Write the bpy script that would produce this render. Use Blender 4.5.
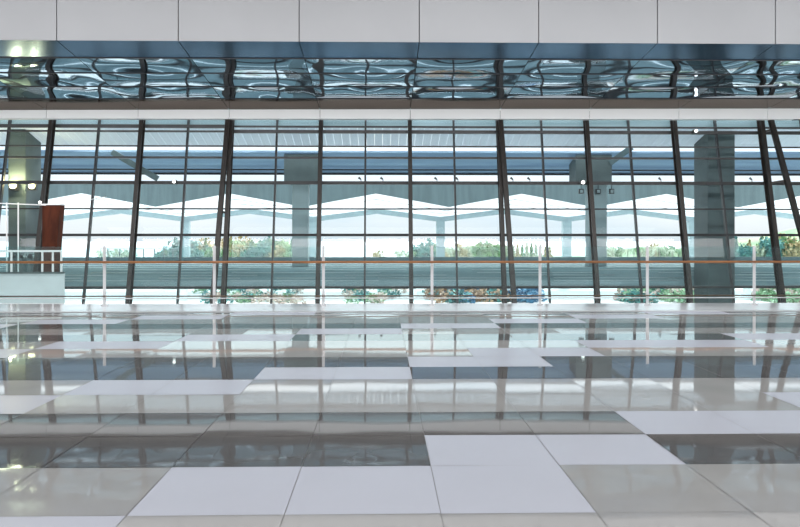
import bpy, bmesh, math, random
from mathutils import Vector, Matrix
random.seed(7)
C = bpy.context.scene
for o in list(bpy.data.objects): bpy.data.objects.remove(o)
COL = C.collection
# ---------------------------------------------------------------- camera
F = 820.0; HOR = 241.0; H = 1.6; YAW = math.radians(1.2)
cam_d = bpy.data.cameras.new('camera'); cam = bpy.data.objects.new('camera', cam_d); COL.objects.link(cam)
cam.location = (0, 0, H); cam.rotation_euler = (math.pi/2, 0, -YAW)
cam_d.sensor_width = 36; cam_d.lens = F/800*36
cam_d.shift_y = -(263.5-HOR)/800
cam_d.clip_start = .05; cam_d.clip_end = 9000
C.camera = cam
# ---------------------------------------------------------------- world
w = bpy.data.worlds.new('sky'); C.world = w; w.use_nodes = True
nt = w.node_tree; nt.nodes.clear()
wo = nt.nodes.new('ShaderNodeOutputWorld'); bg = nt.nodes.new('ShaderNodeBackground')
tc = nt.nodes.new('ShaderNodeTexCoord'); mp = nt.nodes.new('ShaderNodeMapping'); mp.inputs['Scale'].default_value = (2, 2, 9)
nz = nt.nodes.new('ShaderNodeTexNoise'); nz.inputs['Scale'].default_value = 1.6; nz.inputs['Detail'].default_value = 5
cr = nt.nodes.new('ShaderNodeValToRGB')
cr.color_ramp.elements[0].position = .38; cr.color_ramp.elements[0].color = (.78, .88, .95, 1)
cr.color_ramp.elements[1].position = .62; cr.color_ramp.elements[1].color = (1, 1, 1, 1)
L = nt.links.new
L(tc.outputs['Generated'], mp.inputs[0]); L(mp.outputs[0], nz.inputs['Vector']); L(nz.outputs['Fac'], cr.inputs[0]); L(cr.outputs[0], bg.inputs[0])
sx = nt.nodes.new('ShaderNodeSeparateXYZ'); mr = nt.nodes.new('ShaderNodeMapRange')
mr.inputs['From Min'].default_value = 0; mr.inputs['From Max'].default_value = .45; mr.inputs['To Min'].default_value = .98; mr.inputs['To Max'].default_value = 2.9
L(tc.outputs['Generated'], sx.inputs[0]); L(sx.outputs['Z'], mr.inputs['Value']); L(mr.outputs[0], bg.inputs[1]); L(bg.outputs[0], wo.inputs[0])
sun_d = bpy.data.lights.new('sun', 'SUN'); sun = bpy.data.objects.new('sun', sun_d); COL.objects.link(sun)
sun_d.energy = 5.5; sun_d.angle = math.radians(8); sun_d.color = (1, .97, .92)
sun.rotation_euler = (math.radians(-38), math.radians(14), 0); sun.location = (0, 90, 60)
def area(name, loc, sx, sy, e, col=(1, 1, 1), rot=(0, 0, 0)):
    d = bpy.data.lights.new(name, 'AREA'); d.shape = 'RECTANGLE'; d.size = sx; d.size_y = sy; d.energy = e; d.color = col
    o = bpy.data.objects.new(name, d); o.location = loc; o.rotation_euler = rot; COL.objects.link(o); return o
for yy in (4, 14, 24):
    area('hall_fill', (0, yy, 12.6), 44, 4, 1500, (.97, .97, 1))  # unseen area lights added to light the floor and bulkhead
area('hall_fill', (0, 27, 10.3), 56, 1.6, 3200, (1, .98, .97), (math.radians(72), 0, 0))  # unseen tilted area light added to brighten the white beam
C.view_settings.view_transform = 'Standard'; C.view_settings.look = 'None'
C.view_settings.exposure = 0.0; C.view_settings.gamma = 1.0
try: C.view_settings.use_curve_mapping = False
except Exception: pass
# ---------------------------------------------------------------- helpers
def P(px, py, Y):
    dx = math.sin(YAW) + math.cos(YAW)*(px-400)/F
    dy = math.cos(YAW) - math.sin(YAW)*(px-400)/F
    t = Y/dy
    return Vector((dx*t, Y, H + (HOR-py)/F*t))
def off(Y, o): return H + o*Y/F                 # height seen o pixels above the horizon at depth Y
def X_(px, Y): return P(px, HOR, Y).x
class MB:
    def __init__(s): s.bm = bmesh.new()
    def hexa(s, v, mi=0):
        vs = [s.bm.verts.new(p) for p in v]
        for f in ((0,3,2,1),(4,5,6,7),(0,1,5,4),(1,2,6,5),(2,3,7,6),(3,0,4,7)):
            fc = s.bm.faces.new([vs[i] for i in f]); fc.material_index = mi
        return s
    def box(s, x0, x1, y0, y1, z0, z1, mi=0):
        return s.hexa([(x0,y0,z0),(x1,y0,z0),(x1,y1,z0),(x0,y1,z0),(x0,y0,z1),(x1,y0,z1),(x1,y1,z1),(x0,y1,z1)], mi)
    def bar(s, a, b, w, d, mi=0, up=None):
        """rectangular bar from a to b, w wide along side axis, d deep along other"""
        a = Vector(a); b = Vector(b); t = (b-a).normalized()
        sd = Vector(up) if up else Vector((1, 0, 0))
        sd = (sd - t*sd.dot(t)).normalized(); n = t.cross(sd).normalized()
        q = [(-1,-1),(1,-1),(1,1),(-1,1)]
        return s.hexa([a+sd*w/2*i+n*d/2*j for i, j in q]+[b+sd*w/2*i+n*d/2*j for i, j in q], mi)
    def tube(s, a, b, r, n=12, r2=None, mi=0):
        a = Vector(a); b = Vector(b); t = (b-a).normalized()
        sd = t.orthogonal().normalized(); m = t.cross(sd); r2 = r if r2 is None else r2
        A = [s.bm.verts.new(a+(sd*math.cos(k*2*math.pi/n)+m*math.sin(k*2*math.pi/n))*r) for k in range(n)]
        B = [s.bm.verts.new(b+(sd*math.cos(k*2*math.pi/n)+m*math.sin(k*2*math.pi/n))*r2) for k in range(n)]
        for k in range(n):
            f = s.bm.faces.new([A[k], A[(k+1)%n], B[(k+1)%n], B[k]]); f.smooth = True; f.material_index = mi
        s.bm.faces.new(A[::-1]).material_index = mi; s.bm.faces.new(B).material_index = mi
        return s
    def quad(s, p, mi=0):
        f = s.bm.faces.new([s.bm.verts.new(x) for x in p]); f.material_index = mi; return s
    def build(s, name, mats, parent=None, bevel=0, recalc=True):
        if recalc: bmesh.ops.recalc_face_normals(s.bm, faces=s.bm.faces)
        me = bpy.data.meshes.new(name); s.bm.to_mesh(me); s.bm.free()
        o = bpy.data.objects.new(name, me); COL.objects.link(o)
        for m in (mats if isinstance(mats, (list, tuple)) else [mats]): me.materials.append(m)
        if parent:
            o.parent = parent
            o.matrix_parent_inverse = parent.matrix_world.inverted() if False else Matrix.Translation(-parent.location)
        if bevel:
            b = o.modifiers.new('bevel', 'BEVEL'); b.width = bevel; b.segments = 2; b.limit_method = 'ANGLE'
        return o
def empty(name, loc):
    o = bpy.data.objects.new(name, None); o.location = loc; COL.objects.link(o); o.empty_display_size = .2; return o
def tag(o, label=None, cat=None, group=None, kind=None):
    if label: o['label'] = label
    if cat: o['category'] = cat
    if group: o['group'] = group
    if kind: o['kind'] = kind
    return o
def structure(o): o['kind'] = 'structure'; return o
def copy_tree(o, parent=None):
    c = o.copy(); COL.objects.link(c); c.parent = parent
    if parent is None: pass
    for ch in [x for x in o.children]: copy_tree(ch, c)
    return c
def mat(name, col, rough=.5, metal=0, spec=.5, var=0, vscale=3, bump=0, bscale=5, vs=(1,1,1), bvs=(1,1,1), col2=None, trans=None, emit=None, es=0):
    m = bpy.data.materials.new(name); m.use_nodes = True; t = m.node_tree; b = t.nodes['Principled BSDF']
    b.inputs['Roughness'].default_value = rough; b.inputs['Metallic'].default_value = metal
    b.inputs['Specular IOR Level'].default_value = spec
    b.inputs['Base Color'].default_value = (*col, 1)
    if var or col2:
        c = t.nodes.new('ShaderNodeTexCoord'); mp = t.nodes.new('ShaderNodeMapping'); mp.inputs['Scale'].default_value = vs
        n = t.nodes.new('ShaderNodeTexNoise'); n.inputs['Scale'].default_value = vscale; n.inputs['Detail'].default_value = 4
        r = t.nodes.new('ShaderNodeValToRGB')
        c2 = col2 if col2 else tuple(min(1, x*(1+var)) for x in col)
        c1 = col if col2 else tuple(x*(1-var) for x in col)
        r.color_ramp.elements[0].position = .35; r.color_ramp.elements[0].color = (*c1, 1)
        r.color_ramp.elements[1].position = .65; r.color_ramp.elements[1].color = (*c2, 1)
        t.links.new(c.outputs['Object'], mp.inputs[0]); t.links.new(mp.outputs[0], n.inputs['Vector'])
        t.links.new(n.outputs['Fac'], r.inputs[0]); t.links.new(r.outputs[0], b.inputs['Base Color'])
    if bump:
        c = t.nodes.new('ShaderNodeTexCoord'); mp = t.nodes.new('ShaderNodeMapping'); mp.inputs['Scale'].default_value = bvs
        n = t.nodes.new('ShaderNodeTexNoise'); n.inputs['Scale'].default_value = bscale; n.inputs['Detail'].default_value = 2
        u = t.nodes.new('ShaderNodeBump'); u.inputs['Strength'].default_value = 1; u.inputs['Distance'].default_value = bump
        t.links.new(c.outputs['Object'], mp.inputs[0]); t.links.new(mp.outputs[0], n.inputs['Vector'])
        t.links.new(n.outputs['Fac'], u.inputs['Height']); t.links.new(u.outputs[0], b.inputs['Normal'])
    if emit:
        b.inputs['Emission Color'].default_value = (*emit, 1); b.inputs['Emission Strength'].default_value = es
    return m
def ior(m, v): m.node_tree.nodes['Principled BSDF'].inputs['IOR'].default_value = v
def glass(name, tint, rough=0.0, refl=1.0):
    m = bpy.data.materials.new(name); m.use_nodes = True; t = m.node_tree; t.nodes.clear()
    o = t.nodes.new('ShaderNodeOutputMaterial'); mx = t.nodes.new('ShaderNodeMixShader')
    tr = t.nodes.new('ShaderNodeBsdfTransparent'); gl = t.nodes.new('ShaderNodeBsdfGlossy'); fr = t.nodes.new('ShaderNodeFresnel')
    fr.inputs['IOR'].default_value = 1.5; tr.inputs[0].default_value = (*tint, 1); gl.inputs['Roughness'].default_value = rough
    ml = t.nodes.new('ShaderNodeMath'); ml.operation = 'MULTIPLY'; ml.inputs[1].default_value = refl
    t.links.new(fr.outputs[0], ml.inputs[0]); t.links.new(ml.outputs[0], mx.inputs[0])
    t.links.new(tr.outputs[0], mx.inputs[1]); t.links.new(gl.outputs[0], mx.inputs[2]); t.links.new(mx.outputs[0], o.inputs[0])
    return m
# ---------------------------------------------------------------- materials
M = {}
M['white_tile'] = mat('white_stone', (.54, .55, .61), .24, spec=.45, var=.02, vscale=.7, bump=.0004, bscale=1.2)
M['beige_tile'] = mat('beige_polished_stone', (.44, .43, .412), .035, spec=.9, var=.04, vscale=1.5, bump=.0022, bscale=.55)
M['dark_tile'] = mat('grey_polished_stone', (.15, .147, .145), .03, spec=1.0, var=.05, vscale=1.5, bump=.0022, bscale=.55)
M['grout'] = mat('grout', (.27, .26, .25), .6)
M['border'] = mat('white_border_stone', (.88, .89, .9), .12, var=.03, vscale=1)
M['bulkhead'] = mat('satin_grey_aluminium', (.245, .25, .262), .6, spec=.2, var=.03, vscale=.25)
M['joint'] = mat('dark_joint', (.04, .04, .045), .7)
M['mirror'] = mat('mirror_steel_panel', (.34, .44, .53), .045, metal=1, bump=.012, bscale=.36, bvs=(.55, 1, 1))
M['mirror_blue'] = mat('blue_grey_satin_steel', (.10, .19, .32), .22, metal=1, var=.15, vscale=.2)
M['mirror_brown'] = mat('brown_grey_steel', (.12, .105, .095), .10, metal=1, bump=.006, bscale=.22)
M['white_beam'] = mat('white_painted_metal', (.93, .93, .94), .35)
M['roofing'] = mat('white_hall_ceiling', (.7, .7, .7), .8)
M['mullion'] = mat('dark_bronze_steel', (.026, .021, .018), .42, metal=.2, var=.2, vscale=2)
M['transom'] = mat('dark_grey_aluminium', (.035, .036, .038), .4, metal=.3, var=.2, vscale=2)
M['curtain_glass'] = glass('teal_curtain_glass', (.87, .945, .97), refl=.55)
M['rail_glass'] = glass('clear_rail_glass', (.88, .95, .95), refl=1)
M['frit'] = mat('white_fritted_panel', (.72, .78, .79), .25, var=.05, vscale=1.2)
M['wood'] = mat('orange_brown_wood', (.42, .17, .06), .35, var=.25, vscale=6, vs=(.3, 3, 3))
M['white_metal'] = mat('white_coated_steel', (.95, .95, .95), .35, var=.02)
M['brass'] = mat('bronze_tube', (.20, .14, .10), .3, metal=.7, var=.1)
M['rust'] = mat('red_brown_cladding', (.062, .014, .005), .6, spec=.15, var=.3, vscale=1.4, vs=(3, 3, .6))
M['concrete'] = mat('grey_green_concrete', (.10, .13, .13), .6, var=.12, vscale=.8, bump=.002, bscale=8)
M['pale_concrete'] = mat('pale_concrete', (.33, .41, .42), .6, var=.06, vscale=.8)
M['slat_soffit'] = mat('pale_slatted_soffit', (.84, .90, .95), .4, var=.04, vscale=1, vs=(14, .2, 1))
M['blue_soffit'] = mat('blue_grey_glossy_soffit', (.20, .31, .46), .16, metal=.4, col2=(.44, .57, .68), vscale=.7, vs=(.12, 1.6, 1), bump=.01, bscale=.6, bvs=(.2, 2, 1))  # pale streaks in the colour imitate reflections of road and columns
M['fascia_teal'] = mat('teal_grey_cladding', (.10, .145, .155), .5, var=.12, vscale=.8, vs=(3, 1, .3))
M['canopy_white'] = mat('white_roof_membrane', (.92, .93, .94), .5, var=.02)
M['canopy_beam'] = mat('pale_teal_steel', (.30, .40, .43), .5, var=.05)
M['asphalt'] = mat('teal_grey_paving', (.065, .10, .11), .75, spec=.12, var=.2, vscale=.6, vs=(.15, 1.5, 1))
M['slab'] = mat('grey_teal_deck_edge', (.30, .41, .43), .25, col2=(.46, .57, .60), vscale=.5, vs=(.25, 1, 5))  # lighter horizontal streaks put reflections into the colour
M['line'] = mat('white_road_paint', (.8, .85, .86), .5)
M['ground'] = mat('pale_paving', (.66, .68, .66), .7, var=.1, vscale=.1)
M['sea'] = mat('pale_sea', (.66, .74, .78), .35, var=.06, vscale=.01)
M['hill'] = mat('grassy_hillside', (.13, .24, .13), .9, col2=(.32, .36, .22), vscale=.25)
M['bark'] = mat('bark', (.16, .12, .09), .9, var=.2)
M['lens'] = mat('warm_lamp_lens', (1, .9, .6), .3, emit=(1, .86, .5), es=6)
M['white_lens'] = mat('white_lamp_lens', (1, 1, 1), .3, emit=(1, 1, .97), es=3)
M['housing'] = mat('black_lamp_housing', (.03, .03, .03), .4)
def leafmat(name, a, b): return mat(name, a, .6, col2=b, vscale=1.3)
LEAF = [leafmat('green_leaves', (.045, .16, .09), (.20, .34, .12)), leafmat('teal_leaves', (.03, .14, .15), (.10, .28, .24)),
        leafmat('autumn_leaves', (.30, .27, .13), (.52, .40, .22)), leafmat('pale_leaves', (.30, .38, .28), (.55, .55, .40))]
BEDL = [leafmat('teal_bed_leaves', (.02, .13, .14), (.10, .34, .30)), leafmat('brown_bed_leaves', (.20, .10, .05), (.48, .30, .17)),
        leafmat('green_bed_leaves', (.12, .28, .15), (.36, .48, .28)), leafmat('pink_bed_flowers', (.55, .38, .32), (.72, .62, .54)),
        leafmat('blue_bed_leaves', (.02, .09, .20), (.05, .22, .34))]
M['mirror_brown'].node_tree.nodes['Principled BSDF'].inputs['Specular Tint'].default_value = (.62, .58, .55, 1)
ior(M['dark_tile'], 1.75); ior(M['beige_tile'], 1.7)
M['dark_tile'].node_tree.nodes['Principled BSDF'].inputs['Specular IOR Level'].default_value = .65
M['beige_tile'].node_tree.nodes['Principled BSDF'].inputs['Specular IOR Level'].default_value = .6
def translucent(m, f, c=(.95, .97, 1)):
    t = m.node_tree; pb = t.nodes['Principled BSDF']; o = [n for n in t.nodes if n.type == 'OUTPUT_MATERIAL'][0]
    tl = t.nodes.new('ShaderNodeBsdfTranslucent'); tl.inputs[0].default_value = (*c, 1); mx = t.nodes.new('ShaderNodeMixShader'); mx.inputs[0].default_value = f
    t.links.new(pb.outputs[0], mx.inputs[1]); t.links.new(tl.outputs[0], mx.inputs[2]); t.links.new(mx.outputs[0], o.inputs[0])
translucent(M['canopy_white'], .42)
# ---------------------------------------------------------------- floor
S = .917; X0 = -.576; Y0 = 4.913
EDGE0, EDGE1 = 18.5, 20.75
def white(r, c):
    ov = {7: (2, 3, -7, -6, -8), 8: (4, 5, 6, -5, -4), 0: (-1, 0, 1, -11, -10, 9, 10)}
    if r in ov: return c in ov[r]
    return (c-2*r) % 10 in (9, 0)
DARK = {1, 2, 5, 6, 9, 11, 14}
fb = MB(); g = .0022; rf = random.Random(9)
for r in range(-10, 17):
    for c in range(-26, 27):
        y0 = Y0+r*S; y1 = min(y0+S, EDGE0); x0 = X0+c*S; x1 = x0+S
        if y0 >= EDGE0: continue
        if r == 0: y0 = 4.806
        if r == -1: y1 = 4.806
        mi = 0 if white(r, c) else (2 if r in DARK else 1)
        ft = [rf.uniform(-.0009, .0009) for _ in range(2)]; am, bm_ = ft
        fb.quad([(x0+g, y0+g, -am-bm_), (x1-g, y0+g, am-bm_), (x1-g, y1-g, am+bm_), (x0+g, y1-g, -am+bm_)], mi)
fb.box(X0-26*S, X0+27*S, Y0-10*S, EDGE0, -.5, -.006, 3)
fb.box(X0-26*S, X0+27*S, EDGE0+.004, EDGE1, -.5, .02, 4)
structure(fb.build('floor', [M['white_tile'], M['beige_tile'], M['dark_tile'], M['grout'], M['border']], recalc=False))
# ---------------------------------------------------------------- bulkhead wall above, mirror ceiling, white beam
YF, YB = 33.7, 44.8
ZF, ZB = off(YF, 199), off(YB, 131.7)
W = 4.93; JX = [1.5+W*k for k in range(-7, 8)]
b = MB()
for i in range(len(JX)-1):
    b.box(JX[i]+.02, JX[i+1]-.02, YF, YF+.12, ZF, 13.2)
b.box(JX[0], JX[-1], YF+.1, YF+.3, ZF+.02, 13.2, 1)
structure(b.build('wall_upper', [M['bulkhead'], M['joint']]))
b = MB(); b.box(JX[0], JX[-1], -5, YF+.3, 13.2, 13.4)
structure(b.build('ceiling', M['roofing']))
b = MB(); b.box(JX[0], JX[-1], -5.3, -5, -.5, 13.4); structure(b.build('wall_back', M['roofing']))
b = MB(); b.box(JX[0]-.3, JX[0], -5.3, YF+.3, -.5, 13.4); structure(b.build('wall_left', M['roofing']))
b = MB(); b.box(JX[-1], JX[-1]+.3, -5.3, YF+.3, -.5, 13.4); structure(b.build('wall_right', M['roofing']))
def cz(x, y):                                    # mirrored soffit height, falling towards the glass
    t = (y-YF)/(YB-YF)
    return ZF + (ZB-ZF)*t + t*x*.0052
b = MB(); rows = 5; dy = (YB-YF)/rows; N = 10
rnd = random.Random(3)
for i in range(len(JX)-1):
    for j in range(rows):
        x0 = JX[i]+.015; x1 = JX[i+1]-.015; y0 = YF+j*dy+.02; y1 = YF+(j+1)*dy-.02
        mi = 1 if j == 0 else (2 if j == 4 else 0)
        N = 16
        amp = rnd.uniform(.045, .085)*(1 if (i+j//2) % 2 else -1); tx = rnd.uniform(-.006, .006); ty = rnd.uniform(-.006, .006)
        k1 = rnd.uniform(-.02, .02); kf = rnd.choice((1, 1, 2)); kp = rnd.uniform(-.6, .6)
        if j in (0, 4): amp *= .15; k1 *= .3; ty *= .3
        vs = []
        for q in range(N+1):
            for p in range(N+1):
                u = p/N; v = q/N; x = x0+(x1-x0)*u; y = y0+(y1-y0)*v
                bulge = amp*(.68+.32*math.cos(2*math.pi*(u-.5)*kf+kp))*math.sin(math.pi*v)*(1-(2*u-1)**6) + k1*math.sin(2*math.pi*u)*math.sin(math.pi*v)
                vs.append(b.bm.verts.new((x, y, cz(x, y) - bulge + tx*(u-.5)*.6 + ty*(v-.5))))
        for q in range(N):
            for p in range(N):
                a = q*(N+1)+p
                f = b.bm.faces.new([vs[a], vs[a+N+1], vs[a+N+2], vs[a+1]]); f.smooth = True; f.material_index = mi
xa, xb = JX[0], JX[-1]
b.hexa([(xa, YF+.35, cz(xa, YF)+.12), (xb, YF+.35, cz(xb, YF)+.12), (xb, YB+.1, cz(xb, YB)+.1), (xa, YB+.1, cz(xa, YB)+.1),
        (xa, YF+.35, cz(xa, YF)+.3), (xb, YF+.35, cz(xb, YF)+.3), (xb, YB+.1, cz(xb, YB)+.3), (xa, YB+.1, cz(xa, YB)+.3)], 3)
for j in range(1, rows):                        # dark joint strips
    y = YF+j*dy
    b.hexa([(xa, y-.03, cz(xa, y)-.03), (xb, y-.03, cz(xb, y)-.03), (xb, y+.03, cz(xb, y)-.03), (xa, y+.03, cz(xa, y)-.03),
            (xa, y-.03, cz(xa, y)+.05), (xb, y-.03, cz(xb, y)+.05), (xb, y+.03, cz(xb, y)+.05), (xa, y+.03, cz(xa, y)+.05)], 3)
structure(b.build('ceiling', [M['mirror'], M['mirror_blue'], M['mirror_brown'], M['joint']], recalc=False))
b = MB()
for i in range(len(JX)-1):
    x0 = JX[i]+.012; x1 = JX[i+1]-.012; zb = off(YB, 122.2)
    zl = lambda x: zb + x*.0022
    b.hexa([(x0, YB, zl(x0)), (x1, YB, zl(x1)), (x1, YB+.5, zl(x1)), (x0, YB+.5, zl(x0)),
            (x0, YB, cz(x0, YB)), (x1, YB, cz(x1, YB)), (x1, YB+.5, cz(x1, YB)), (x0, YB+.5, cz(x0, YB))])
b.box(JX[0], JX[-1], YB+.05, YB+.45, zb+.05, ZB-.05, 1)
structure(b.build('trim_1', [M['white_beam'], M['joint']]))
# ---------------------------------------------------------------- leaning curtain wall
def wallY(z): return 43.65 + (z+1.0)*2.3/9.26
def wz(py):                                     # height of the wall where pixel row py meets it
    z = 3.0
    for _ in range(20): z = H + (HOR-py)/F*wallY(z)
    return z
ZT = 8.6; ZBOT = -4.0
TR = [(127, .09), (132, .18), (146.6, .07), (158, .11), (183, .18), (209, .08), (235, .14), (262, .07), (287.5, .12), (312, .1), (338, .1)]
MX = JX
def spot(i): return i
def wp(x, z, d=0): return Vector((x, wallY(z)+d, z))
for i in range(len(MX)-1):
    x0, x1 = MX[i], MX[i+1]
    e = structure(empty('window_%d' % (i+1), (x0, wallY(0), 0)))
    b = MB(); b.quad([wp(x0, ZBOT, .16), wp(x1, ZBOT, .16), wp(x1, ZT, .16), wp(x0, ZT, .16)])
    b.build('glass_pane', M['curtain_glass'], e)
    xm = (x0+x1)/2
    b = MB(); b.bar(wp(xm, ZBOT), wp(xm, ZT), .10, .22); b.build('slim_mullion', M['transom'], e)
    for py, h in TR:
        if i < 5 and py in (127, 132): h = .18 if py == 127 else .09
        z = wz(py)
        b = MB(); b.bar(wp(x0+.11, z, -.02), wp(x1-.11, z, -.02), h, .2, up=(0, 0, 1)); b.build('transom', M['transom'], e)
names = {0:'', }
def mull_label(k):
    px = 383 + (MX[k])/45*820
    return px
LAB = {}
order = [k for k in range(len(MX))]
vis = [k for k in order if -25 < MX[k] < 25]
desc = {-4: 'thick dark steel mullion rising behind the red-brown leaning column',
        -3: 'thick dark steel mullion, second from the left along the glass wall',
        -2: 'thick dark steel mullion at the left-hand splayed pair, the straighter member of it',
        -1: 'dark steel mullion beside the pale column in left half of glass wall',
        0: 'slender-looking upright dark mullion nearest the centre of the glass wall',
        1: 'dark steel mullion of the splayed pair right of centre, its left member',
        2: 'dark steel mullion in front of the column carrying three square floodlights',
        3: 'thick dark steel mullion just left of the broad grey-green concrete column',
        4: 'thick dark steel mullion at far right, straighter member of the widest splayed pair',
        -5: 'dark steel mullion cut by the left edge of the picture',
        5: 'dark steel mullion beyond the right edge strut'}
for k, x in enumerate(MX):
    n = k-7
    if n not in desc: 
        if abs(n) > 5: continue
    r = empty('steel_mullion', (x, wallY(ZBOT), ZBOT))
    tag(r, desc[n], 'mullion', 'thick mullions of the glass wall')
    nrm = -.34
    b = MB(); b.bar(wp(x, ZBOT, nrm-.2), wp(x, ZT, nrm-.2), .21, .08); b.build('inner_flange', M['mullion'], r)
    b = MB(); b.bar(wp(x, ZBOT, nrm), wp(x, ZT, nrm), .06, .42); b.build('web', M['mullion'], r)
    b = MB(); b.bar(wp(x, ZBOT, nrm+.25), wp(x, ZT, nrm+.25), .21, .08); b.build('outer_flange', M['mullion'], r)
# raking struts beside three mullions
def strut(ptop, pbot, ytop, label, braces=()):
    a = P(ptop[0], ptop[1], ytop); yb = wallY(-1.6)-.75
    c = P(pbot[0], pbot[1], yb)
    dirn = (a-c).normalized(); foot = c + dirn*((ZBOT-c.z)/dirn.z)
    r = empty('raking_strut', foot); tag(r, label, 'strut', 'raking struts of the glass wall')
    b = MB(); b.bar(foot, a, .26, .26); b.build('shaft', M['mullion'], r, bevel=.02)
    for z, x in braces:
        p = foot + dirn*((z-foot.z)/dirn.z)
        b = MB(); b.bar(p, wp(x, z-.12, -.4), .1, .1, up=(0, 0, 1)); b.build('tie_bar', M['mullion'], r)
yt = wallY(8.4)-.72
strut((228, 119), (213.5, 292), yt, 'slanting dark strut splaying left in the splayed pair left of centre', ((6.2, MX[5]), (3.2, MX[5])))
strut((500.5, 119), (513.5, 292), yt, 'slanting dark strut splaying right in the splayed pair right of centre', ((6.2, MX[8]),))
strut((770, 117), (809, 262), yt, 'strongly slanting dark strut crossing the glass wall at the far right edge', ((wz(130), MX[11]), (wz(181), MX[11])))
# ---------------------------------------------------------------- balustrade
YR = 20.2; sp = 108.5/F*YR; bx0 = X_(432, YR)
posts = [bx0 + sp*k for k in range(-6, 7)]
r = empty('glass_balustrade', (0, YR, .02)); tag(r, 'long glass balustrade with wooden handrail and white posts along the floor edge', 'balustrade')
xa, xb = posts[0], posts[-1]
hz = off(YR, -21); zb = off(YR, -56); zt = off(YR, -4.8)
MB().tube((xa-.2, YR-.09, hz), (xb+.2, YR-.09, hz), .03, 16).build('handrail', M['wood'], r)
b = MB(); b.tube((xa-.2, YR-.03, zb+.03), (xb+.2, YR-.03, zb+.03), .016, 12); b.build('bottom_rail', M['brass'], r)
MB().tube((xa-.2, YR-.03, zb-.025), (xb+.2, YR-.03, zb-.025), .014, 12).build('highlight_tube', M['white_metal'], r)  # white tube stands in for the highlight along the bottom rail
for i, x in enumerate(posts):
    b = MB(); b.box(x-.035, x+.035, YR-.012, YR+.012, .02, zt); b.box(x-.07, x+.07, YR-.05, YR+.05, .02, .045)
    b.box(x-.012, x+.012, YR-.09, YR, hz-.04, hz-.02)
    b.build('post', M['white_metal'], r, bevel=.004)
    if i < len(posts)-1:
        MB().box(x+.05, posts[i+1]-.05, YR-.006, YR+.006, .09, zt-.02).build('glass_panel', M['rail_glass'], r)
# ---------------------------------------------------------------- side bridge at the left with white panel, rail and red-brown column
YS = 30.0
xr = X_(64, YS); xl = X_(-60, YS)
r = empty('side_bridge', (xr-2, YS, -1.2)); tag(r, 'pale bridge parapet with a white rail at the left of the void', 'bridge')
ztp = off(YS, -31.5)
b = MB(); b.box(xl, xr, YS, YS+.08, off(YS, -62.5), ztp-.03); b.build('parapet_panel', M['frit'], r)
MB().box(xl, xr, YS-.03, YS+.12, ztp-.03, ztp+.03).build('coping', M['concrete'], r)
MB().box(xl, X_(62, YS+2.7), YS+.08, YS+2.7, -.85, -.3).build('deck', M['pale_concrete'], r)
zr = off(YS, -10)
MB().box(xl, X_(61, YS), YS+.0, YS+.07, zr-.035, zr+.035).build('top_rail', M['white_metal'], r)
for px in (11, 42, 52.5, 61):
    x = X_(px, YS); MB().box(x-.03, x+.03, YS+.01, YS+.06, ztp+.03, zr-.035).build('rail_post', M['white_metal'], r)
x = X_(61, YS)
MB().box(xl, x, YS+.08, YS+.095, ztp+.03, off(YS, 0)-.2).build('rail_glass', M['rail_glass'], r)
# hoist-like glass enclosure edge line
YC = 31.4
e = empty('leaning_column', P(51, 272, YC)); tag(e, 'red-brown clad column leaning outward beside the left bridge rail', 'column')
p = [P(42, 272, YC), P(54.5, 272, YC), P(60, 205, YC+.6), P(42, 205, YC+.6)]
zf = -.3
dl = (p[3]-p[0]); dr = (p[2]-p[1])
bl = p[0]-dl*((p[0].z-zf)/dl.z); br = p[1]-dr*((p[1].z-zf)/dr.z)
d = Vector((0, .5, 0))
b = MB(); b.hexa([bl, br, br+d, bl+d, p[3], p[2], p[2]+d, p[3]+d]); b.build('cladding', M['rust'], e, bevel=.015)
tp = [p[3]+Vector((-.03, -.03, 0)), p[2]+Vector((.03, -.03, 0)), p[2]+Vector((.03, .53, 0)), p[3]+Vector((-.03, .53, 0))]
b = MB(); b.hexa(tp+[q+Vector((0, 0, .05)) for q in tp]); b.build('cap', M['white_metal'], e)
b = MB(); b.tube(P(-20, 202.5, YC+.3), P(46, 205.2, YC+.5), .02); o = b.build('glass_screen_rail', M['white_metal']); 
tag(o, 'thin pale tie rod running left from the top of the red-brown column', 'rod')
b = MB(); b.tube(P(63.5, 205, YC+.9), P(106, 196.5, YC+4), .015); o = b.build('tie_rod', M['white_metal'])
tag(o, 'thin pale tie rod rising right from the top of the red-brown column', 'rod')
for px in (6.5, 18):
    o = MB().box(X_(px, YC)-.02, X_(px, YC)+.02, YC+.0, YC+.04, -.3, off(YC, 38)).build('screen_post', M['white_metal'])
    tag(o, 'slim pale screen post on the left bridge, ' + ('nearer the picture edge' if px < 10 else 'nearer the red-brown column'), 'post', 'slim posts on the left bridge')
for px, wd in ((13, .2), (21, .12), (30, .16)):
    x = X_(px, YC+.8)
    e = empty('bollard', (x, YC+.8, -.3)); tag(e, {13: 'dark bollard on the left bridge, closest to the picture edge', 21: 'narrow dark bollard, middle one of three on the left bridge', 30: 'dark bollard on the left bridge, nearest the red-brown column'}[px], 'bollard', 'dark bollards on the bridge')
    MB().tube((x, YC+.8, -.3), (x, YC+.8, .95), wd/2, 14).build('shaft', M['concrete'], e)
    MB().tube((x, YC+.8, .95), (x, YC+.8, 1.1), wd/2+.02, 14, wd/3).build('cap', M['housing'], e)
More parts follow.
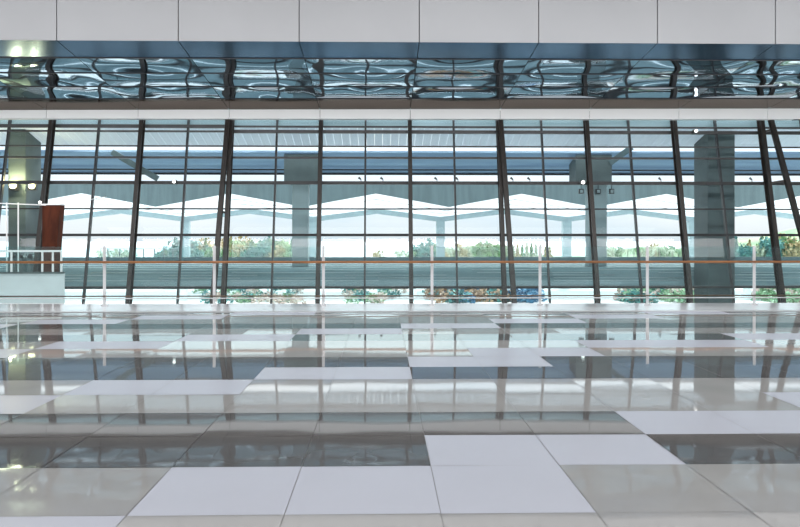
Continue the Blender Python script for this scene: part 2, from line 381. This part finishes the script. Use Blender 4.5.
# ---------------------------------------------------------------- outside: upper soffit
def sz(Y): return H + 17.81 - .2433*Y
XL, XR = -36, 36
def soffit(name, ya, yb, m, th=.12, dz=0):
    b = MB(); b.hexa([(XL, ya, sz(ya)+dz), (XR, ya, sz(ya)+dz), (XR, yb, sz(yb)+dz), (XL, yb, sz(yb)+dz),
                      (XL, ya, sz(ya)+th+dz), (XR, ya, sz(ya)+th+dz), (XR, yb, sz(yb)+th+dz), (XL, yb, sz(yb)+th+dz)])
    return b.build(name, m)
b = MB(); n = 150; ya, yb = 46.5, 49.6
for k in range(n):
    x0 = XL+(XR-XL)*k/n; x1 = x0+(XR-XL)/n*.95
    b.hexa([(x0, ya, sz(ya)), (x1, ya, sz(ya)), (x1, yb, sz(yb)), (x0, yb, sz(yb)), (x0, ya, sz(ya)+.1), (x1, ya, sz(ya)+.1), (x1, yb, sz(yb)+.1), (x0, yb, sz(yb)+.1)])
tag(b.build('slatted_soffit', M['slat_soffit']), 'pale slatted soffit panel outside the top of the glass wall', 'soffit')
tag(soffit('metal_soffit', 50.75, 54.6, M['blue_soffit']), 'glossy blue-grey metal soffit hanging beyond the pale slatted one', 'soffit')
b = MB(); b.box(XL, XR, 54.6, 54.9, sz(54.6)-.12, sz(54.6)+.15)
for z in (sz(52)-.02,): pass
tag(b.build('edge_beam', M['transom']), 'long dark edge beam along the outer lip of the blue soffit', 'beam')
b = MB(); b.tube((XL, 53.6, sz(53.6)-.12), (XR, 53.6, sz(53.6)-.12), .05)
tag(b.build('service_pipe', M['transom']), 'thin dark pipe running under the blue soffit', 'pipe')
MB().box(XL, XR, 46.3, 46.48, sz(46.5)-.02, 9.9).build('trim_2', M['slab'])['kind'] = 'structure'
translucent(M['slat_soffit'], .2); translucent(M['blue_soffit'], .22, (.60, .73, .86))  # light let through both soffits, added to brighten their undersides
# zigzag canopy
P2 = 146/F*85.5; YN, YFz = 85.5, 98.3; xc = X_(376, 85.5)
zn = (off(YN, 34), off(YN, 47.3)); zf_ = (off(YFz, 22), off(YFz, 30))
def zig(x, lohi):
    t = abs(((x-xc)/P2 + .5) % 1 - .5)*2      # 0 at peak, 1 at valley
    return lohi[1] + (lohi[0]-lohi[1])*t
xs = [xc + P2/2*k for k in range(-7, 8)]
b = MB(); ztop = off(YN, 58.5)
for i in range(len(xs)-1):
    x0, x1 = xs[i], xs[i+1]
    b.hexa([(x0, YN-.25, zig(x0, zn)), (x1, YN-.25, zig(x1, zn)), (x1, YN, zig(x1, zn)), (x0, YN, zig(x0, zn)),
            (x0, YN-.25, ztop), (x1, YN-.25, ztop), (x1, YN, ztop), (x0, YN, ztop)])
r = b.build('zigzag_canopy', M['fascia_teal'])
tag(r, 'folded white canopy with zigzag edge and teal-grey fascia beyond the glass', 'canopy')
b = MB()
for i in range(len(xs)-1):
    x0, x1 = xs[i], xs[i+1]
    lo = [(x0, YN+.02, zig(x0, zn)+.02), (x1, YN+.02, zig(x1, zn)+.02), (x1, YFz, zig(x1, zf_)+.25), (x0, YFz, zig(x0, zf_)+.25)]
    b.hexa(lo+[(p[0], p[1], p[2]+.1) for p in lo])
b.build('roof_membrane', M['canopy_white'], r)
for t in (.33, .66):
    b = MB()
    for i in range(len(xs)-1):
        y = YN+(YFz-YN)*t
        f = lambda x: zig(x, zn)*(1-t)+(zig(x, zf_)+.25)*t
        b.bar((xs[i], y, f(xs[i])-.02), (xs[i+1], y, f(xs[i+1])-.02), .05, .05)
    bmesh.ops.remove_doubles(b.bm, verts=b.bm.verts, dist=.03)
    b.build('purlin', M['fascia_teal'], r)
b = MB()
for i in range(len(xs)-1):
    x0, x1 = xs[i], xs[i+1]
    b.hexa([(x0, YFz-.2, zig(x0, zf_)-.35), (x1, YFz-.2, zig(x1, zf_)-.35), (x1, YFz+.2, zig(x1, zf_)-.35), (x0, YFz+.2, zig(x0, zf_)-.35),
            (x0, YFz-.2, zig(x0, zf_)+.25), (x1, YFz-.2, zig(x1, zf_)+.25), (x1, YFz+.2, zig(x1, zf_)+.25), (x0, YFz+.2, zig(x0, zf_)+.25)])
b.build('edge_beam', M['canopy_beam'], r)
for k in range(-3, 4):
    x = xc + P2/2 + P2*k
    b = MB(); b.box(x-.5, x+.5, YFz-.5, YFz+.5, ZBOT, zf_[0]-.3); b.build('canopy_post', M['canopy_beam'], r)
# outer deck
r = empty('road_deck', (0, 47, -1)); tag(r, 'teal-grey elevated road deck with pale lane lines outside the glass', 'deck')
YD0, YD1 = 49.45, 66.0
MB().box(XL, XR, YD0, YD1, -.9, 0).build('deck_surface', M['asphalt'], r)
MB().box(XL, XR, YD0-.15, YD0, off(YD0, -46), .02).build('deck_edge', M['slab'], r)
MB().box(XL, XR, YD0-.25, YD0-.15, off(YD0, -46.8), off(YD0, -44.8)).build('edge_strip', M['transom'], r)
MB().box(XL, XR, YD1-.2, YD1, 0, off(YD1, -16)).build('kerb_wall', M['fascia_teal'], r)
for k, (ya, x0, x1) in enumerate(((50, -30, 30), (54, -30, 30), (58, -30, 30))):
    MB().box(x0, x1, ya, ya+.25, .0, .012).build('lane_line', M['line'], r)
rn = random.Random(11)
for k, z in enumerate((-.12, -.3, -.45, -.62, -.78)):  # thin pale tubes imitate the reflection streaks along the deck edge
    x = -26
    while x < 28:
        l = rn.uniform(3, 9); b = MB(); b.tube((x, YD0-.19, z), (x+l, YD0-.19, z), .022, 6); b.build('reflection_streak', M['line'], r); x += l+rn.uniform(1, 6)
# outdoor glass guard rail at the left, with posts
r = empty('guard_rail', (X_(150, 64), 60, 0)); tag(r, 'outdoor glass guard rail with slim posts in front of the left trees', 'railing')
yg = 60; x0, x1 = X_(100, yg), X_(186, yg); zt2 = off(yg, -8)
MB().box(x0, x1, yg, yg+.02, .1, zt2).build('glass_panel', M['rail_glass'], r)
for px in (108, 119.5, 133, 143.5, 154.5, 164, 173):
    x = X_(px, yg); MB().box(x-.035, x+.035, yg-.035, yg+.035, 0, zt2).build('post', M['fascia_teal'], r)
MB().box(x0, x1, yg-.04, yg+.06, zt2, zt2+.05).build('top_rail', M['canopy_beam'], r)
# concrete columns
def slope_top(b, x0, x1, ya, yb, z0):
    b.hexa([(x0, ya, z0), (x1, ya, z0), (x1, yb, z0), (x0, yb, z0), (x0, ya, sz(ya)-.03), (x1, ya, sz(ya)-.03), (x1, yb, sz(yb)-.03), (x0, yb, sz(yb)-.03)]); return b
y = 46.95
for p0, p1, lb in ((8, 25.5, 'grey-green concrete column at far left with two warm round lamps'), (708, 735, 'broad grey-green concrete column at right, widest of those outside the glass')):
    e = empty('concrete_column', ((X_(p0, y)+X_(p1, y))/2, y+1, ZBOT)); tag(e, lb, 'column', 'concrete columns outside the glass')
    slope_top(MB(), X_(p0, y), X_(p1, y), y, y+2.15, ZBOT).build('shaft', M['concrete'], e, bevel=.04)
y = 51.2
for p0, p1, c0, c1, lb in ((292, 308, 284, 319, 'pale grey column with wide dark capital left of centre'), (589, 607, 576, 612, 'pale grey column with dark capital and floodlights, right of centre')):
    e = empty('concrete_column', ((X_(p0, y)+X_(p1, y))/2, y+.5, 0)); tag(e, lb, 'column', 'concrete columns outside the glass')
    zc = off(y, 58.5)
    MB().box(X_(p0, y), X_(p1, y), y, y+1, .005, zc).build('shaft', M['pale_concrete'], e, bevel=.04)
    slope_top(MB(), X_(c0, y-.3), X_(c1, y-.3), y-.3, y+1.6, zc).build('capital', M['concrete'], e, bevel=.03)
# diagonal struts under the soffit
for (a, c, lb) in (((112, 152), (158, 179), 'dark diagonal brace under the blue soffit, in the left part'), ((632, 147), (610, 163), 'short dark diagonal brace beside the capital right of centre')):
    b = MB(); b.bar(P(*a, 50.3 if a[0] < 200 else 50.4), P(*c, 50.6 if a[0] < 200 else 50.8), .12, .35, up=(0, 1, 0))
    tag(b.build('soffit_brace', M['fascia_teal']), lb, 'brace', 'diagonal braces under the soffit')
# lamps
def lamp(px, py, Y, rad, lm, label, housing=True, e=0, group='small lamps outside the glass'):
    c = P(px, py, Y); r = empty('round_lamp', c); tag(r, label, 'lamp', group)
    MB().tube(c+Vector((0, -.05, 0)), c+Vector((0, .02, 0)), rad, 20).build('lens', lm, r)
    MB().box(c.x-rad*1.35, c.x+rad*1.35, c.y+.02, c.y+.26, c.z-rad*1.5, c.z+rad*1.1).build('housing', M['housing'], r)
    if e:
        d = bpy.data.lights.new('lamp_glow', 'POINT'); d.energy = e; d.color = (1, .85, .45); d.shadow_soft_size = .1
        o = bpy.data.objects.new('lamp_glow', d); o.location = c+Vector((0, -.3, .3)); COL.objects.link(o)
lamp(13, 185.2, 46.7, .19, M['lens'], 'glowing warm round lamp on the far left column, the larger one', e=160)
lamp(32, 186, 46.7, .16, M['lens'], 'glowing warm round lamp right of the larger warm lamp at far left', e=120)
lamp(40, 202.3, 44.2, .07, M['white_lens'], 'tiny white lamp low beside the leaning red-brown column top')
lamp(174, 181.6, 44.3, .08, M['white_lens'], 'tiny white lamp on the thick transom near the left')
lamp(583, 182.3, 44.3, .09, M['white_lens'], 'tiny white lamp on the thick transom beside the capital right of centre')
lamp(696, 131, 45.4, .08, M['white_lens'], 'tiny white lamp high up beside the broad right column')
for px, lb in ((581.5, 'square black floodlight, leftmost of three on the right-of-centre column'), (598.5, 'square black floodlight, middle one of three on the right-of-centre column'), (612, 'square black floodlight, rightmost of three on the right-of-centre column')):
    c = P(px, 191.3, 50.95); r = empty('floodlight', c); tag(r, lb, 'floodlight', 'square floodlights')
    MB().box(c.x-.15, c.x+.15, c.y, c.y+.2, c.z-.15, c.z+.15).build('housing', M['housing'], r, bevel=.02)
    MB().box(c.x-.09, c.x+.09, c.y-.02, c.y, c.z-.09, c.z+.09).build('lens', M['pale_concrete'], r)
    MB().tube((c.x, c.y+.1, c.z+.15), (c.x, c.y+.1, off(50.9, 58.6)), .02).build('bracket', M['housing'], r)
# small fittings on the fascia top, seen in the bright slot
for px, lb in ((361, 'left of centre'), (383, 'just left of the central mullion'), (437, 'just right of the central mullion'), (458, 'right of the slim central mullion'),
               (513, 'beside the right splayed pair'), (530, 'right of the splayed pair'), (661, 'left of the thick mullion near the broad column'), (752, 'right of the broad column')):
    c = P(px, 182.5, YN-.12); r = empty('uplight', c); tag(r, 'small dark uplight on the canopy fascia, ' + lb, 'uplight', 'small uplights on the fascia')
    z0 = ztop
    MB().tube((c.x, YN-.12, z0), (c.x, YN-.12, z0+.35), .04, 8).build('stem', M['housing'], r)
    MB().tube((c.x-.02, YN-.12, z0+.32), (c.x-.26, YN-.16, z0+.52), .08, 10, .14).build('head', M['housing'], r)
# ---------------------------------------------------------------- lower ground, sea, hills
b = MB(); b.quad([(-160, EDGE1-1, ZBOT), (160, EDGE1-1, ZBOT), (160, 190, ZBOT), (-160, 190, ZBOT)]); o = structure(b.build('ground', M['ground']))
b = MB(); b.quad([(-4000, 190, ZBOT-1), (4000, 190, ZBOT-1), (4000, 8000, ZBOT-1), (-4000, 8000, ZBOT-1)]); structure(b.build('sea', M['sea']))
def hill(name, cx, cy, rx, ry, h, label):
    b = MB(); n, m_ = 40, 16; rr = random.Random(name+label); ph = [rr.uniform(0, 6) for _ in range(4)]
    g_ = []
    for j in range(m_+1):
        row = []
        for i in range(n+1):
            u = i/n*2-1; v = j/m_*2-1
            z = max(0, (1-u*u))**.8*max(0, 1-v*v)*h*(1+.15*math.sin(u*6+ph[0])+.07*math.sin(u*17+ph[1]))
            row.append(b.bm.verts.new((cx+u*rx, cy+v*ry, ZBOT-.3+z)))
        g_.append(row)
    for j in range(m_):
        for i in range(n):
            f = b.bm.faces.new([g_[j][i], g_[j][i+1], g_[j+1][i+1], g_[j+1][i]]); f.smooth = True
    o = b.build(name, M['hill']); structure(o); return o
hill('hillside', 75, 150, 42, 26, 7.0, 'green hillside at the far right beyond the glass')
hill('hillside', -26, 140, 18, 12, 4.6, 'green bank under the left trees')
hill('hillside', 22, 150, 32, 12, 3.2, 'low green bank behind the central trees')
# trees
def crown(kind, seed):
    rr = random.Random(seed); b = MB()
    n = 460
    for _ in range(n):
        if kind == 'round':
            a = rr.uniform(0, 2*math.pi); ph = math.acos(rr.uniform(-1, 1)); q = rr.uniform(.55, 1)
            k = 1+.22*math.sin(a*3+seed)+.15*math.sin(ph*5+seed)
            p = Vector((math.sin(ph)*math.cos(a)*1.5*q*k, math.sin(ph)*math.sin(a)*1.3*q*k, 3.4+math.cos(ph)*1.5*q*k)); s = rr.uniform(.14, .3)
        elif kind == 'pine':
            t = rr.random()**.7; R = (1-t)*1.05*(.75+.35*math.sin(t*26))+.05; a = rr.uniform(0, 2*math.pi)
            p = Vector((math.cos(a)*R*rr.uniform(.4, 1), math.sin(a)*R*rr.uniform(.4, 1), 1.2+t*4)); s = rr.uniform(.1, .22)
        else:
            continue
        n_ = Vector((rr.uniform(-1, 1), rr.uniform(-1, 1), rr.uniform(-.3, 1))).normalized(); t1 = n_.orthogonal().normalized(); t2 = n_.cross(t1)
        b.quad([p+t1*s, p+t2*s*.7, p-t1*s, p-t2*s*.7])
    if kind == 'palm':
        for k in range(26):
            a = k*2*math.pi/26+rr.uniform(-.1, .1); dr = rr.uniform(.5, 1.2); pr = None
            for j in range(7):
                t = j/6; L_ = 1.9*t
                c = Vector((math.cos(a)*L_, math.sin(a)*L_, 4.6+dr*1.1*t-1.9*t*t)); wd = .08*math.sin(math.pi*(.12+.85*t))
                sd = Vector((-math.sin(a), math.cos(a), 0))*wd
                if pr: b.quad([pr[0]-pr[1], pr[0]+pr[1], c+sd+Vector((0,0,-wd*.5)), c-sd+Vector((0,0,-wd*.5))])
                pr = (c, sd)
    return b
def tree_proto(kind, seed, lm):
    r = empty('tree' if kind != 'palm' else 'palm_tree', (0, 0, 0))
    crown(kind, seed).build('foliage', lm, r, recalc=False)
    b = MB()
    if kind == 'palm': b.tube((0, 0, 0), (.1, 0, 2.4), .14, 8, .12); b.tube((.1, 0, 2.4), (0, 0, 4.6), .12, 8, .1)
    else:
        b.tube((0, 0, 0), (0, 0, 2.9), .16, 8, .08)
        for a in (0, 2.1, 4.2): b.tube((0, 0, 1.9), (math.cos(a)*.7, math.sin(a)*.7, 3.2), .07, 6, .03)
    b.build('trunk', M['bark'], r)
    return r
protos = {}
used = {}
rt = random.Random(5)
spec = []
# (px, top py, Y, kind, leaf)
for k in range(26):
    px = 158+k*5.5+rt.uniform(-2, 2); top = 238.5+rt.uniform(-2, 3)
    if px < 178: top = 251-(px-158)*.45
    if 170 <= px <= 182: top = 238
    spec.append((px, top, rt.uniform(112, 126), rt.choice(('round', 'palm', 'pine', 'round', 'palm')), rt.choice((0, 1, 2, 2, 0)), 'L'))
for k in range(17):
    px = 196+k*6.2+rt.uniform(-2, 2); spec.append((px, 247+rt.uniform(-2, 3), rt.uniform(104, 111), rt.choice(('round', 'round', 'palm')), rt.choice((0, 2, 1, 2, 0)), 'L'))
for px, top in ((118, 249), (124, 250), (130, 252), (104, 249)): spec.append((px, top, 120, 'round', 3, 'M'))
for px, top, lf in ((416, 249, 0), (422, 245, 1), (428, 241, 1), (434, 244, 0), (441, 248, 2), (378, 252, 2), (402, 250, 3)): spec.append((px, top, 118, 'round', lf, 'C'))
for k in range(11):
    px = 446+k*6.4; spec.append((px, 246+rt.uniform(-1.5, 1.5), rt.uniform(130, 140), 'round', rt.choice((3, 3, 2)), 'C'))
for px in (481, 486, 491): spec.append((px, 241+abs(px-486)*.25, 124, 'round', 0, 'C'))
for k in range(9):
    px = 513+k*4.6; spec.append((px, 243+rt.uniform(-2, 4), rt.uniform(128, 136), 'pine', rt.choice((3, 2, 0)), 'C'))
for k in range(13):
    px = 609+k*6.3; spec.append((px, 248-3.5*math.sin(k/12*math.pi)+rt.uniform(-2, 1.5), rt.uniform(124, 134), rt.choice(('round', 'palm', 'round')), rt.choice((3, 3, 2, 0)), 'R'))
for k in range(26):
    px = 738+k*3.2+rt.uniform(-2, 2); spec.append((px, 239+rt.uniform(-4, 9)-k*.12, rt.uniform(120, 128), rt.choice(('round', 'round', 'pine')), rt.choice((0, 0, 1, 3, 2)), 'H'))
LN = ['green', 'dark teal', 'yellowish', 'pale']
KN = {'round': 'round-crowned tree', 'palm': 'palm', 'pine': 'pointed conifer'}
GR = {'L': ('in the dense bank left of the pale column', 'trees on the left bank'), 'M': ('low beside the guard rail at the left', 'low trees at the left'),
      'C': ('in the central tree line beyond the canopy posts', 'trees in the centre'), 'R': ('between the right-of-centre column and the thick mullion', 'trees right of centre'), 'H': ('on the hillside at the far right', 'trees on the right hillside')}
for (px, top, Y, kind, lf, gk) in spec:
    key = (kind, lf)
    hgt = {'round': 4.9, 'palm': 5.2, 'pine': 5.2}[kind]
    if key not in protos:
        protos[key] = tree_proto(kind, len(protos)+1, LEAF[lf]); o = protos[key]
    else:
        o = copy_tree(protos[key])
    zt_ = P(px, top, Y).z; s = max(.5, (zt_-(ZBOT))/hgt)
    sc = min(s, 1.5)*(.72 if kind == 'palm' else 1); base = ZBOT
    o.location = (X_(px, Y), Y, base); o.rotation_euler.z = rt.uniform(0, 6.28); o.scale = (sc*rt.uniform(.9, 1.1),)*2+(s,)
    o['label'] = '%s %s %s' % (LN[lf], KN[kind], GR[gk][0]); o['category'] = 'tree' if kind != 'palm' else 'palm tree'
    o['group'] = '%s %s, %s' % (LN[lf], KN[kind], GR[gk][1])
# shrubs in the lower beds
def shrub_mesh(seed, lm):
    rr = random.Random(seed); b = MB()
    for _ in range(110):
        a = rr.uniform(0, 6.28); ph = math.acos(rr.uniform(-.1, 1)); q = rr.uniform(.5, 1)
        p = Vector((math.sin(ph)*math.cos(a)*.8*q, math.sin(ph)*math.sin(a)*.8*q, .1+math.cos(ph)*.9*q)); s = rr.uniform(.1, .2)
        n_ = Vector((rr.uniform(-1, 1), rr.uniform(-1, .3), rr.uniform(0, 1))).normalized(); t1 = n_.orthogonal().normalized(); t2 = n_.cross(t1)
        b.quad([p+t1*s, p+t2*s*.6, p-t1*s, p-t2*s*.6])
    return b.build('shrub', lm, recalc=False)
sh = {}
BN = ['teal', 'brown', 'soft green', 'pinkish', 'deep blue']
zones = [((200, 300), (3, 2, 0), 'in the left-hand bed below the road deck', 'left bed', 42, .75),
         ((345, 400), (2, 3, 0), 'in the bed just left of the centre mullion', 'centre-left bed', 24, .8),
         ((434, 505), (1, 0, 1, 4), 'in the dense bed right of the centre mullion', 'centre bed', 80, 1.25),
         ((513, 532), (4, 4), 'in the small clump right of the splayed pair', 'small clump', 16, 1.3),
         ((624, 700), (2, 0, 3), 'in the bed left of the broad concrete column', 'right bed', 60, 1.1),
         ((758, 812), (2, 2, 3), 'in the bed at the far right', 'far right bed', 32, .95)]
rs = random.Random(21)
for (a, c), cols, lb, gl, cnt, scl in zones:
    for k in range(cnt):
        px = a+(c-a)*(k+.5)/cnt+rs.uniform(-2, 2); Y = rs.choice((74.5, 78, 82, 88, 94))+rs.uniform(-1.5, 1.5)
        ci = rs.choice(cols)
        if ci not in sh: sh[ci] = shrub_mesh(ci+40, BEDL[ci]); o = sh[ci]
        else: o = sh[ci].copy(); COL.objects.link(o)
        o.location = (X_(px, Y), Y, ZBOT); o.rotation_euler.z = rs.uniform(0, 6.28); s = scl*rs.uniform(.85, 1.25); o.scale = (s*1.2, s*1.2, s)
        tag(o, '%s bushy shrub %s' % (BN[ci], lb), 'shrub', '%s shrubs of the %s' % (BN[ci], gl))
# pale sign pylons / bollards at garden level
for px, pt, lb in ((413, 283, 'tall white pylon just right of the central mullion, at garden level'), (507, 289, 'squat white pylon behind the right splayed pair'), (747, 289, 'white pylon right of the broad concrete column'),
                   (184, 289, 'white pylon at garden level near the left canopy post')):
    Y = 78; x = X_(px, Y); wd = {413: .3, 507: .45, 747: .33, 184: .35}[px]
    r = empty('white_pylon', (x, Y, ZBOT)); tag(r, lb, 'pylon', 'white pylons at garden level')
    hh = 1.3
    MB().box(x-wd, x+wd, Y-.2, Y+.2, ZBOT, ZBOT+hh).build('body', M['white_metal'], r, bevel=.04)
    MB().box(x-wd-.06, x+wd+.06, Y-.26, Y+.26, ZBOT+hh, ZBOT+hh+.12).build('cap', M['pale_concrete'], r)
